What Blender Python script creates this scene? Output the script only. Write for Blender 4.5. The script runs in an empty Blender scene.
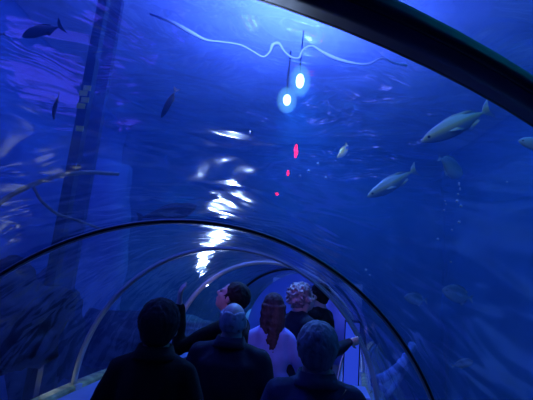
import bpy, bmesh, math, random
from mathutils import Vector, Matrix, noise
random.seed(4)
S = bpy.context.scene
COL = S.collection
PI = math.pi
R = 1.5            # tunnel radius
ZC = 1.75          # camera height
ZB = ZC - 1.216    # top of the plinths, where the arch springs
FPX = 394.5
PITCH, ROLL = math.radians(11.47), math.radians(4.81)

# ------------------------------------------------------------------ camera
fwd = Vector((0, math.cos(PITCH), math.sin(PITCH)))
up0 = Vector((0, -math.sin(PITCH), math.cos(PITCH)))
rt = Vector((1, 0, 0)) * math.cos(ROLL) + up0 * math.sin(ROLL)
up = up0 * math.cos(ROLL) - Vector((1, 0, 0)) * math.sin(ROLL)
cd = bpy.data.cameras.new('camera')
cam = bpy.data.objects.new('camera', cd)
COL.objects.link(cam)
m = Matrix((rt, up, -fwd)).transposed().to_4x4()
m.translation = (0, 0, ZC)
cam.matrix_world = m
cd.sensor_width = 36
cd.lens = 36 * FPX / 533
cd.clip_start = 0.02
S.camera = cam


def at(px, py, d):
    """point of the place seen at a pixel, at distance d along the view axis"""
    return Vector((0, 0, ZC)) + fwd * d + rt * ((px - 266.5) / FPX * d) + up * ((200 - py) / FPX * d)


# ------------------------------------------------------------------ helpers
def mat(name):
    M = bpy.data.materials.new(name)
    M.use_nodes = True
    nt = M.node_tree
    nt.nodes.clear()
    out = nt.nodes.new('ShaderNodeOutputMaterial')
    return M, nt, out


def principled(name, col, rough=0.6, metal=0.0, var=0.0, scale=6.0, bump=0.0, col2=None, sheen=0.0, stretch=None):
    M, nt, out = mat(name)
    b = nt.nodes.new('ShaderNodeBsdfPrincipled')
    b.inputs['Roughness'].default_value = rough
    b.inputs['Metallic'].default_value = metal
    if sheen:
        b.inputs['Sheen Weight'].default_value = sheen
    b.inputs['Base Color'].default_value = (*col, 1)
    nt.links.new(b.outputs[0], out.inputs[0])
    if var or bump:
        tc = nt.nodes.new('ShaderNodeTexCoord')
        mp = nt.nodes.new('ShaderNodeMapping')
        if stretch:
            mp.inputs['Scale'].default_value = stretch
        nt.links.new(tc.outputs['Object'], mp.inputs['Vector'])
        n = nt.nodes.new('ShaderNodeTexNoise')
        n.inputs['Scale'].default_value = scale
        n.inputs['Detail'].default_value = 6
        nt.links.new(mp.outputs[0], n.inputs['Vector'])
        if var:
            mx = nt.nodes.new('ShaderNodeMix')
            mx.data_type = 'RGBA'
            c2 = col2 or tuple(c * (1 - var) for c in col)
            mx.inputs['A'].default_value = (*c2, 1)
            mx.inputs['B'].default_value = (*col, 1)
            rp = nt.nodes.new('ShaderNodeMapRange')
            rp.inputs['From Min'].default_value = 0.35
            rp.inputs['From Max'].default_value = 0.65
            nt.links.new(n.outputs['Fac'], rp.inputs['Value'])
            nt.links.new(rp.outputs[0], mx.inputs['Factor'])
            nt.links.new(mx.outputs['Result'], b.inputs['Base Color'])
        if bump:
            bp = nt.nodes.new('ShaderNodeBump')
            bp.inputs['Strength'].default_value = bump
            bp.inputs['Distance'].default_value = 0.03
            nt.links.new(n.outputs['Fac'], bp.inputs['Height'])
            nt.links.new(bp.outputs[0], b.inputs['Normal'])
    return M


def emission(name, col, st):
    M, nt, out = mat(name)
    e = nt.nodes.new('ShaderNodeEmission')
    e.inputs[0].default_value = (*col, 1)
    e.inputs[1].default_value = st
    nt.links.new(e.outputs[0], out.inputs[0])
    return M


def link(name, me, m_=None, parent=None, smooth=True):
    o = bpy.data.objects.new(name, me)
    COL.objects.link(o)
    if m_:
        me.materials.clear()
        me.materials.append(m_)
    if smooth:
        for p in me.polygons:
            p.use_smooth = True
    if parent:
        o.parent = parent
    return o


def build(name, bm, m_, parent=None, smooth=True, loc=None):
    bmesh.ops.recalc_face_normals(bm, faces=bm.faces)
    me = bpy.data.meshes.new(name)
    bm.to_mesh(me)
    bm.free()
    o = link(name, me, m_, parent, smooth)
    if loc is not None:
        o.location = loc
    return o


def tag(o, label, cat, group=None):
    o['label'] = label
    o['category'] = cat
    if group:
        o['group'] = group
    return o


def empty(name, loc=(0, 0, 0), rot=(0, 0, 0)):
    o = bpy.data.objects.new(name, None)
    COL.objects.link(o)
    o.location = loc
    o.rotation_euler = rot
    o.empty_display_size = 0.1
    return o


def structure(o):
    o['kind'] = 'structure'
    return o


def tube(bm, pts, rad, seg=8, flat=1.0, cap=True):
    """round tube through pts; rad a number or a list"""
    pts = [Vector(p) for p in pts]
    n = len(pts)
    rings = []
    ref = Vector((0, 0, 1))
    for i, p in enumerate(pts):
        d = (pts[min(i + 1, n - 1)] - pts[max(i - 1, 0)]).normalized()
        a = d.cross(ref)
        if a.length < 0.05:
            a = d.cross(Vector((1, 0, 0)))
        a.normalize()
        b = a.cross(d).normalized()
        r = rad[i] if isinstance(rad, (list, tuple)) else rad
        rings.append([bm.verts.new(p + a * (math.cos(t) * r) + b * (math.sin(t) * r * flat))
                      for t in (2 * PI * k / seg for k in range(seg))])
    for i in range(n - 1):
        for k in range(seg):
            bm.faces.new((rings[i][k], rings[i][(k + 1) % seg], rings[i + 1][(k + 1) % seg], rings[i + 1][k]))
    if cap:
        bm.faces.new(rings[0][::-1])
        bm.faces.new(rings[-1])


def loft(bm, secs, seg=20, power=1.0):
    """sections: (centre, axis_a vector, axis_b vector) -> closed lofted solid"""
    rings = []
    for c, a, b in secs:
        c, a, b = Vector(c), Vector(a), Vector(b)
        rr = []
        for k in range(seg):
            t = 2 * PI * k / seg
            ct, st = math.cos(t), math.sin(t)
            if power != 1.0:
                ct = math.copysign(abs(ct) ** power, ct)
                st = math.copysign(abs(st) ** power, st)
            rr.append(bm.verts.new(c + a * ct + b * st))
        rings.append(rr)
    for i in range(len(rings) - 1):
        for k in range(seg):
            bm.faces.new((rings[i][k], rings[i][(k + 1) % seg], rings[i + 1][(k + 1) % seg], rings[i + 1][k]))
    bm.faces.new(rings[0][::-1])
    bm.faces.new(rings[-1])


def ball(bm, c, r, rot=None, seg=20, ring=12):
    if isinstance(r, (int, float)):
        r = (r, r, r)
    M = Matrix.Translation(Vector(c))
    if rot is not None:
        M = M @ rot.to_4x4()
    M = M @ Matrix.Diagonal((*r, 1))
    vn, fn = bm.verts.new, bm.faces.new
    a, z = vn(M @ Vector((0, 0, 1))), vn(M @ Vector((0, 0, -1)))
    rr = []
    for j in range(1, ring):
        t = PI * j / ring
        st, ct = math.sin(t), math.cos(t)
        rr.append([vn(M @ Vector((st * math.cos(2 * PI * k / seg), st * math.sin(2 * PI * k / seg), ct))) for k in range(seg)])
    for k in range(seg):
        k1 = (k + 1) % seg
        fn((a, rr[0][k], rr[0][k1]))
        fn((rr[-1][k1], rr[-1][k], z))
        for j in range(len(rr) - 1):
            fn((rr[j][k], rr[j + 1][k], rr[j + 1][k1], rr[j][k1]))


def box(bm, lo, hi, M=None):
    lo, hi = Vector(lo), Vector(hi)
    v = [bm.verts.new((x, y, z)) for x in (lo.x, hi.x) for y in (lo.y, hi.y) for z in (lo.z, hi.z)]
    if M is not None:
        for q in v:
            q.co = M @ q.co
    for f in ((0, 1, 3, 2), (4, 6, 7, 5), (0, 4, 5, 1), (2, 3, 7, 6), (0, 2, 6, 4), (1, 5, 7, 3)):
        bm.faces.new([v[i] for i in f])


# ------------------------------------------------------------------ tunnel line
KEYS = [(1.05, -1.35, 30.0), (0.0, 0.371, 20.4), (-0.329, 2.185, 7.7), (-0.307, 4.11, -8.5),
        (0.156, 6.367, -11.2), (0.75, 8.6, -17.0), (1.6, 10.9, -22.0)]


def frame(u):
    """tunnel centre line at parameter u (key index), Catmull-Rom"""
    i = max(0, min(len(KEYS) - 2, int(math.floor(u))))
    t = u - i
    k = [KEYS[max(0, i - 1)], KEYS[i], KEYS[i + 1], KEYS[min(len(KEYS) - 1, i + 2)]]
    v = []
    for j in range(3):
        a, b, c, d = (q[j] for q in k)
        v.append(0.5 * ((2 * b) + (-a + c) * t + (2 * a - 5 * b + 4 * c - d) * t * t + (-a + 3 * b - 3 * c + d) * t ** 3))
    y = math.radians(v[2])
    return Vector((v[0], v[1], 0)), Vector((math.cos(y), math.sin(y), 0)), Vector((-math.sin(y), math.cos(y), 0))


def sweep(bm, prof, u0, u1, n, closed=True, caps=True):
    """prof: list of (across, height) points swept along the tunnel line"""
    rings = []
    for i in range(n + 1):
        c, d, h = frame(u0 + (u1 - u0) * i / n)
        rings.append([bm.verts.new(c + d * a + Vector((0, 0, z))) for a, z in prof])
    m_ = len(prof)
    for i in range(n):
        for k in range(m_ if closed else m_ - 1):
            bm.faces.new((rings[i][k], rings[i][(k + 1) % m_], rings[i + 1][(k + 1) % m_], rings[i + 1][k]))
    if caps and closed:
        bm.faces.new(rings[0][::-1])
        bm.faces.new(rings[-1])


# ------------------------------------------------------------------ materials
def acrylic_material():
    M, nt, out = mat('acrylic')
    tc = nt.nodes.new('ShaderNodeTexCoord')
    mp = nt.nodes.new('ShaderNodeMapping')
    mp.inputs['Scale'].default_value = (1.0, 1.0, 1.0)
    nt.links.new(tc.outputs['Object'], mp.inputs['Vector'])
    n1 = nt.nodes.new('ShaderNodeTexNoise')
    n1.inputs['Scale'].default_value = 3.4
    n1.inputs['Detail'].default_value = 1.5
    n1.inputs['Distortion'].default_value = 0.6
    nt.links.new(mp.outputs[0], n1.inputs['Vector'])
    bp = nt.nodes.new('ShaderNodeBump')
    bp.inputs['Strength'].default_value = 1.0
    bp.inputs['Distance'].default_value = 0.045
    nt.links.new(n1.outputs['Fac'], bp.inputs['Height'])
    g = nt.nodes.new('ShaderNodeBsdfGlossy')
    g.inputs['Roughness'].default_value = 0.13
    g.inputs['Color'].default_value = (0.9, 0.93, 1, 1)
    nt.links.new(bp.outputs[0], g.inputs['Normal'])
    tr = nt.nodes.new('ShaderNodeBsdfTransparent')
    tr.inputs[0].default_value = (0.96, 0.98, 1, 1)
    lw = nt.nodes.new('ShaderNodeFresnel')
    ge = nt.nodes.new('ShaderNodeNewGeometry')     # same reflectance seen from either side of the sheet
    mr = nt.nodes.new('ShaderNodeMapRange')
    mr.inputs['To Min'].default_value = 1.42
    mr.inputs['To Max'].default_value = 1 / 1.42
    nt.links.new(ge.outputs['Backfacing'], mr.inputs['Value'])
    nt.links.new(mr.outputs[0], lw.inputs['IOR'])
    mx = nt.nodes.new('ShaderNodeMixShader')
    nt.links.new(lw.outputs[0], mx.inputs[0])
    nt.links.new(tr.outputs[0], mx.inputs[1])
    nt.links.new(g.outputs[0], mx.inputs[2])
    nt.links.new(mx.outputs[0], out.inputs[0])
    return M


def water_surface_material():
    M, nt, out = mat('water_surface')
    tc = nt.nodes.new('ShaderNodeTexCoord')
    mp = nt.nodes.new('ShaderNodeMapping')
    mp.inputs['Scale'].default_value = (0.8, 1.3, 1.0)
    nt.links.new(tc.outputs['Object'], mp.inputs['Vector'])
    n1 = nt.nodes.new('ShaderNodeTexNoise')
    n1.inputs['Scale'].default_value = 1.1
    n1.inputs['Detail'].default_value = 2.5
    n1.inputs['Distortion'].default_value = 1.2
    nt.links.new(mp.outputs[0], n1.inputs['Vector'])
    bp = nt.nodes.new('ShaderNodeBump')
    bp.inputs['Strength'].default_value = 1.0
    bp.inputs['Distance'].default_value = 0.30
    nt.links.new(n1.outputs['Fac'], bp.inputs['Height'])
    g = nt.nodes.new('ShaderNodeBsdfGlossy')
    g.inputs['Roughness'].default_value = 0.18
    g.inputs['Color'].default_value = (0.85, 0.92, 1, 1)
    nt.links.new(bp.outputs[0], g.inputs['Normal'])
    tr = nt.nodes.new('ShaderNodeBsdfTransparent')
    tr.inputs[0].default_value = (0.8, 0.9, 1, 1)
    mx = nt.nodes.new('ShaderNodeMixShader')
    mx.inputs[0].default_value = 0.45
    nt.links.new(tr.outputs[0], mx.inputs[1])
    nt.links.new(g.outputs[0], mx.inputs[2])
    nt.links.new(mx.outputs[0], out.inputs[0])
    return M


def water_volume_material(dens, col, absorb, acol):
    M, nt, out = mat('water_body')
    tr = nt.nodes.new('ShaderNodeBsdfTransparent')
    nt.links.new(tr.outputs[0], out.inputs[0])
    sc = nt.nodes.new('ShaderNodeVolumeScatter')
    sc.inputs['Color'].default_value = (*col, 1)
    sc.inputs['Density'].default_value = dens
    sc.inputs['Anisotropy'].default_value = 0.3
    ab = nt.nodes.new('ShaderNodeVolumeAbsorption')
    ab.inputs['Color'].default_value = (*acol, 1)
    ab.inputs['Density'].default_value = absorb
    ad = nt.nodes.new('ShaderNodeAddShader')
    nt.links.new(sc.outputs[0], ad.inputs[0])
    nt.links.new(ab.outputs[0], ad.inputs[1])
    nt.links.new(ad.outputs[0], out.inputs['Volume'])
    return M


MA = acrylic_material()
MWS = water_surface_material()
MWV = water_volume_material(0.07, (0.10, 0.40, 1.0), 0.06, (0.25, 0.6, 1.0))
M_seal = principled('black_seal', (0.012, 0.013, 0.016), 0.35)
M_seal_pale = principled('grey_seal', (0.62, 0.64, 0.62), 0.4)
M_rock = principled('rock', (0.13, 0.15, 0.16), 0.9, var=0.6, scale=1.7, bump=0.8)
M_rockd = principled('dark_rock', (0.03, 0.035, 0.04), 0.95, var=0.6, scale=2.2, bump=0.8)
M_liner = principled('tank_liner', (0.16, 0.26, 0.42), 0.8, var=0.35, scale=0.6, bump=0.2)
M_sand = principled('sand', (0.35, 0.32, 0.22), 0.95, var=0.4, scale=5, bump=0.5)
M_floor = principled('tunnel_carpet', (0.05, 0.05, 0.07), 0.9, var=0.3, scale=40)
M_plinth = principled('plinth_paint', (0.45, 0.48, 0.6), 0.45, var=0.12, scale=3)
M_trim = principled('ledge_trim', (0.85, 0.78, 0.25), 0.4, var=0.5, scale=9, bump=0.3)
M_ceil = principled('hall_ceiling', (0.5, 0.5, 0.55), 0.9, var=0.3, scale=0.7)
M_metal = principled('lamp_housing', (0.08, 0.08, 0.09), 0.4, 0.6)
M_yellow = principled('marker_yellow', (1.0, 0.85, 0.05), 0.6)
M_post = principled('dark_post', (0.03, 0.035, 0.05), 0.7)
M_reflection = principled('ledge_reflection', (0.42, 0.40, 0.26), 0.8, var=0.5, scale=7, bump=0.4)
M_algae = principled('kelp', (0.14, 0.22, 0.07), 0.7, var=0.5, scale=4)

# ------------------------------------------------------------------ tank
X0, X1, Y0, Y1, ZW, ZT = -5.2, 6.2, -3.2, 13.5, 4.0, 6.6
ZS = -1.2      # tank bed


def slab(name, lo, hi, m_, smooth=False):
    bm = bmesh.new()
    box(bm, lo, hi)
    return structure(build(name, bm, m_, smooth=smooth))


def rough_wall(name, origin, ex, ey, nx, ny, amp, sc, m_, depth_dir, thick=0.25):
    """a wall with rock relief, a closed slab with thickness"""
    bm = bmesh.new()
    o, ex, ey, dd = Vector(origin), Vector(ex), Vector(ey), Vector(depth_dir)
    fr = [[None] * (ny + 1) for _ in range(nx + 1)]
    bk = [[None] * (ny + 1) for _ in range(nx + 1)]
    for i in range(nx + 1):
        for j in range(ny + 1):
            p = o + ex * (i / nx) + ey * (j / ny)
            a = noise.fractal(p * sc, 1.0, 2.0, 5) * amp
            fr[i][j] = bm.verts.new(p + dd * a)
            bk[i][j] = bm.verts.new(p - dd * thick)
    for i in range(nx):
        for j in range(ny):
            bm.faces.new((fr[i][j], fr[i + 1][j], fr[i + 1][j + 1], fr[i][j + 1]))
            bm.faces.new((bk[i][j], bk[i][j + 1], bk[i + 1][j + 1], bk[i + 1][j]))
    for i in range(nx):
        bm.faces.new((fr[i][0], bk[i][0], bk[i + 1][0], fr[i + 1][0]))
        bm.faces.new((fr[i][ny], fr[i + 1][ny], bk[i + 1][ny], bk[i][ny]))
    for j in range(ny):
        bm.faces.new((fr[0][j], fr[0][j + 1], bk[0][j + 1], bk[0][j]))
        bm.faces.new((fr[nx][j], bk[nx][j], bk[nx][j + 1], fr[nx][j + 1]))
    return structure(build(name, bm, m_))


rough_wall('wall_left', (X0, Y0, ZS - .3), (0, Y1 - Y0, 0), (0, 0, ZT - ZS + .3), 90, 50, 0.16, 0.8, M_liner, (1, 0, 0))
rough_wall('wall_right', (X1, Y0, ZS - .3), (0, Y1 - Y0, 0), (0, 0, ZT - ZS + .3), 90, 50, 0.22, 0.7, M_liner, (-1, 0, 0))
rough_wall('wall_back', (X0, Y1, ZS - .3), (X1 - X0, 0, 0), (0, 0, ZT - ZS + .3), 80, 50, 0.25, 0.8, M_rock, (0, -1, 0))
slab('wall_front', (X0 - .3, Y0 - .3, ZS - .3), (X1 + .3, Y0, ZT), M_liner)
slab('ceiling', (X0 - .3, Y0 - .3, ZT), (X1 + .3, Y1 + .3, ZT + .2), M_ceil)
bm = bmesh.new()
sweep(bm, [(-1.6, -.25), (-1.6, 0), (1.6, 0), (1.6, -.25)], -0.25, 6.0, 60)
structure(build('floor', bm, M_floor, smooth=False))

# sand bed each side of the tunnel (stops at the plinths)
for side, nm in ((-1, 'sea_bed_left'), (1, 'sea_bed_right')):
    bm = bmesh.new()
    N, Mx = 70, 26
    top, bot = [], []
    for i in range(N + 1):
        u = 6 * i / N
        c, d, h = frame(u)
        rt_, rb_ = [], []
        for j in range(Mx + 1):
            t = j / Mx
            p0 = c + d * side * 1.62
            p1x = X0 if side < 0 else X1
            p = Vector((p0.x + (p1x - p0.x) * t, p0.y, 0))
            z = (ZB - .06) * (1 - min(1, t * 3.2 if side > 0 else t * 2.0)) + ZS * min(1, t * 3.2 if side > 0 else t * 2.0) + 0.1 * noise.fractal(Vector((p.x, p.y, side * 3)) * 0.9, 1, 2, 4) * min(1, t * 6 + .2) - 0.12 * t
            rt_.append(bm.verts.new((p.x, p.y, z)))
            rb_.append(bm.verts.new((p.x, p.y, ZS - .4)))
        top.append(rt_)
        bot.append(rb_)
    for i in range(N):
        for j in range(Mx):
            bm.faces.new((top[i][j], top[i][j + 1], top[i + 1][j + 1], top[i + 1][j]))
            bm.faces.new((bot[i][j], bot[i + 1][j], bot[i + 1][j + 1], bot[i][j + 1]))
    for i in range(N):
        for j in (0, Mx):
            bm.faces.new((top[i][j], top[i + 1][j], bot[i + 1][j], bot[i][j]))
    for j in range(Mx):
        for i in (0, N):
            bm.faces.new((top[i][j], top[i][j + 1], bot[i][j + 1], bot[i][j]))
    structure(build(nm, bm, M_sand))

# water surface, real waves
bm = bmesh.new()
NX, NY = 110, 150
g = [[None] * (NY + 1) for _ in range(NX + 1)]
for i in range(NX + 1):
    for j in range(NY + 1):
        x = X0 + (X1 - X0) * i / NX
        y = Y0 + (Y1 - Y0) * j / NY
        z = ZW + 0.11 * noise.fractal(Vector((x * 0.8, y * 0.9, 7)), 1, 2, 3)
        g[i][j] = bm.verts.new((x, y, z))
for i in range(NX):
    for j in range(NY):
        bm.faces.new((g[i][j], g[i + 1][j], g[i + 1][j + 1], g[i][j + 1]))
o = build('water_surface', bm, MWS)
o['kind'] = 'stuff'
tag(o, 'rippled blue underside of the water surface above the tunnel', 'water')

# body of water, with the tunnel cut out of it
bm = bmesh.new()
e = 0.02
box(bm, (X0 + .2, Y0 + .02, ZS - .2), (X1 - .25, Y1 - .25, ZW - 0.2))
bmesh.ops.recalc_face_normals(bm, faces=bm.faces)
nf = len(bm.faces)
bm2 = bmesh.new()
prof = [(-R - .05, -0.2), (-R - .05, ZB)] + [(-(R + .04) * math.cos(PI * k / 28), ZB + (R + .04) * math.sin(PI * k / 28)) for k in range(1, 28)] + [(R + .05, ZB), (R + .05, -0.2)]
sweep(bm2, prof, -0.25, 6.0, 60)
bmesh.ops.recalc_face_normals(bm2, faces=bm2.faces)
bmesh.ops.reverse_faces(bm2, faces=bm2.faces)
me2 = bpy.data.meshes.new('tmp')
bm2.to_mesh(me2)
bm2.free()
bm.from_mesh(me2)
bpy.data.meshes.remove(me2)
me = bpy.data.meshes.new('water')
bm.to_mesh(me)
bm.free()
o = link('water', me, MWV, smooth=False)
o['kind'] = 'stuff'
tag(o, 'deep blue aquarium water all around the glass tunnel', 'water')

# ------------------------------------------------------------------ tunnel: plinths, ledges, acrylic, seals
UE = 5.6
for side, nm in ((-1, 'left'), (1, 'right')):
    s = side
    bm = bmesh.new()
    sweep(bm, [(s * 1.14, 0.0), (s * 1.14, ZB - .05), (s * 1.18, ZB - .02), (s * 1.60, ZB - .02), (s * 1.60, 0.0)], -0.2, UE, 60)
    structure(build('plinth_' + nm, bm, M_plinth, smooth=False))
    bm = bmesh.new()
    sweep(bm, [(s * 1.45, ZB - .02), (s * 1.45, ZB + .012), (s * 1.475, ZB + .03), (s * 1.56, ZB + .03), (s * 1.56, ZB - .02)], -0.2, UE, 60)
    structure(build('trim_1' if side < 0 else 'trim_2', bm, M_trim, smooth=False))
    bm = bmesh.new()     # dark kick rail along the plinth edge
    pts = []
    for i in range(50):
        c, d, h = frame(-0.2 + (UE + .2) * i / 49)
        pts.append(c + d * s * 1.13 + Vector((0, 0, ZB - .03)))
    tube(bm, pts, 0.018, 8)
    structure(build('trim_3' if side < 0 else 'trim_4', bm, M_seal))

# acrylic panels, one per bay
for i in range(6):
    bm = bmesh.new()
    u0, u1 = (i + (0.01 if i else -0.2)), min(i + 0.99, UE)
    K = 40
    pr = [(-(R) * math.cos(PI * k / K), ZB + .012 + R * math.sin(PI * k / K)) for k in range(K + 1)]
    sweep(bm, pr, u0, u1, 10, closed=False)
    structure(build('window_%d' % (i + 1), bm, MA))


def arch(u, w, tk, name, m_, label, ro=.03):
    c, d, h = frame(u)
    root = empty(name, c + Vector((0, 0, ZB)))
    tag(root, label, 'arch')
    def ring_bm(a0, a1, w_, off=0):
        bm = bmesh.new()
        K = 72
        rs = []
        for k in range(K + 1):
            t = PI * k / K
            e1 = d * -math.cos(t) + Vector((0, 0, math.sin(t)))
            rs.append([bm.verts.new(e1 * a0 + h * (off - w_ / 2)), bm.verts.new(e1 * a1 + h * (off - w_ / 2 * .8)),
                       bm.verts.new(e1 * a1 + h * (off + w_ / 2 * .8)), bm.verts.new(e1 * a0 + h * (off + w_ / 2))])
        for k in range(K):
            for q in range(4):
                bm.faces.new((rs[k][q], rs[k][(q + 1) % 4], rs[k + 1][(q + 1) % 4], rs[k + 1][q]))
        bm.faces.new(rs[0][::-1])
        bm.faces.new(rs[-1])
        return bm
    build('frame', ring_bm(R - tk, R + ro, w), m_, root)
    build('gasket', ring_bm(R - tk * .5, R + ro * .6, 0.006, w / 2 + .002), M_seal if m_ is not M_seal_pale else m_, root)
    build('gasket', ring_bm(R - tk * .5, R + ro * .6, 0.006, -w / 2 - .002), M_seal if m_ is not M_seal_pale else m_, root)
    for s in (-1, 1):
        bm = bmesh.new()
        a = d * s * (R - .01)
        box(bm, (-.05, -.05, -.02), (.05, .05, .03), Matrix.Translation(a) @ Matrix.Rotation(math.atan2(d.y, d.x), 4, 'Z'))
        build('foot', bm, m_, root, smooth=False)
    return root


M_blue_seal = principled('dark_blue_seal', (0.02, 0.025, 0.07), 0.3)
arch(0.05, 0.05, .02, 'tunnel_arch', M_seal, 'black joint arch behind the viewer')
arch(0.987, 0.038, .002, 'tunnel_arch', M_blue_seal, 'wide black joint arch crossing overhead at the top right')
arch(2.0, 0.026, .012, 'tunnel_arch', principled('seal_b', (0.55, 0.58, 0.55), .4), 'long thin dark joint arch spanning the whole view', ro=.014)
arch(3.0, 0.04, .014, 'tunnel_arch', M_seal_pale, 'pale grey joint arch behind the dark silhouetted person')
arch(4.0, 0.08, .03, 'tunnel_arch', M_seal_pale, 'small lilac lit joint arch beside the pointing hand')
arch(5.0, 0.05, .022, 'tunnel_arch', M_seal, 'farthest joint arch near the end of the tunnel')

#@@CONTENT@@
# ------------------------------------------------------------------ people
M_skin = principled('skin', (0.62, 0.40, 0.32), 0.55)
M_skin2 = principled('skin_fair', (0.75, 0.52, 0.45), 0.5)
M_eye = principled('eye', (0.03, 0.02, 0.02), 0.15)
M_shoe = principled('shoe_leather', (0.02, 0.02, 0.02), 0.5)
M_denim = principled('dark_trousers', (0.02, 0.025, 0.045), 0.9)
M_black = principled('black_cloth', (0.003, 0.003, 0.004), 0.95)
M_navy = principled('navy_cloth', (0.02, 0.03, 0.075), 0.85, var=.3, scale=12, bump=.2)
M_navy2 = principled('dark_navy_cloth', (0.012, 0.014, 0.035), 0.9, var=.3, scale=12, bump=.2)
M_lav = principled('lavender_cloth', (0.42, 0.38, 0.9), 0.8, var=.15, scale=10)
M_pale = principled('pale_trim', (0.75, 0.75, 0.9), 0.7)
M_strap = principled('bag_strap', (0.01, 0.01, 0.02), 0.6)


def hairmat(name, c, c2):
    return principled(name, c, 0.85, var=.5, scale=22, bump=.5, col2=c2, stretch=(1, 1, .25))


M_hdark = hairmat('dark_hair', (0.03, 0.022, 0.02), (0.012, 0.01, 0.01))
M_hgrey = hairmat('grey_hair', (0.30, 0.33, 0.33), (0.14, 0.16, 0.17))
M_hwhite = hairmat('white_hair', (0.62, 0.62, 0.68), (0.3, 0.3, 0.36))
M_hauburn = hairmat('auburn_hair', (0.16, 0.06, 0.08), (0.05, 0.02, 0.03))
M_hblond = hairmat('blond_hair', (0.66, 0.5, 0.5), (0.22, 0.15, 0.18))


def remeshed(name, bm, m_, parent, voxel=0.01, smooth_it=3, rough=None):
    """melt overlapping solids into one continuous surface"""
    bmesh.ops.recalc_face_normals(bm, faces=bm.faces)
    me = bpy.data.meshes.new(name + '_raw')
    bm.to_mesh(me)
    bm.free()
    o = bpy.data.objects.new(name, me)
    COL.objects.link(o)
    r = o.modifiers.new('r', 'REMESH')
    r.mode = 'VOXEL'
    r.voxel_size = voxel
    if smooth_it:
        q = o.modifiers.new('s', 'SMOOTH')
        q.iterations = smooth_it
        q.factor = 0.5
    dg = bpy.context.evaluated_depsgraph_get()
    dg.update()
    me2 = bpy.data.meshes.new_from_object(o.evaluated_get(dg))
    me2.name = name
    o.modifiers.clear()
    o.data = me2
    bpy.data.meshes.remove(me)
    if rough:
        amp, sc = rough
        for v in me2.vertices:
            n_ = noise.fractal(Vector((v.co.x * sc, v.co.y * sc, v.co.z * sc * .5)), 1, 2, 3)
            v.co += v.normal * (amp * n_)
    me2.materials.clear()
    me2.materials.append(m_)
    for p in me2.polygons:
        p.use_smooth = True
    o.parent = parent
    return o


def limb(bm, pts, rads, seg=14):
    tube(bm, pts, rads, seg)
    for p, r in zip(pts, rads):
        ball(bm, p, r * .995, seg=seg, ring=8)


def hand(bm, wrist, dirv, palm_n, s, curl=0.35, point=False, side=1):
    """palm, four unequal bent fingers and a thumb; dirv along the fingers, palm_n out of the palm"""
    d = Vector(dirv).normalized()
    n = Vector(palm_n)
    n = (n - d * n.dot(d)).normalized()
    x = d.cross(n).normalized() * side          # towards the thumb
    w = Vector(wrist)
    L = 0.085 * s
    loft(bm, [(w - d * .01 * s, x * .026 * s, n * .019 * s), (w + d * .03 * s, x * .036 * s, n * .016 * s),
              (w + d * L, x * .041 * s, n * .012 * s), (w + d * (L + .008 * s), x * .036 * s, n * .009 * s)], 14)
    for i, (off, ln) in enumerate(((.030, .072), (.011, .082), (-.010, .077), (-.029, .060))):
        c = curl if not (point and i == 0) else 0.03
        if point and i > 0:
            c = 1.3
        p = w + d * (L - .008 * s) + x * off * s
        pts, a = [p], 0.12
        dirf = (d + x * off * 2.2).normalized()
        for seg_l in (.45, .30, .25):
            a += c * (1.0 if seg_l < .4 else .7)
            p = p + (dirf * math.cos(a) + n * math.sin(a)) * ln * seg_l * s
            pts.append(p)
        limb(bm, pts, [.0095 * s, .0088 * s, .008 * s, .007 * s], 8)
    b = w + d * .025 * s + x * .024 * s
    k1 = b + (d * .62 + x * .7 + n * .25).normalized() * .040 * s
    k2 = k1 + (d * .85 + x * .35 + n * .3).normalized() * .032 * s
    limb(bm, [b, k1, k2], [.0135 * s, .011 * s, .009 * s], 8)


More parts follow.
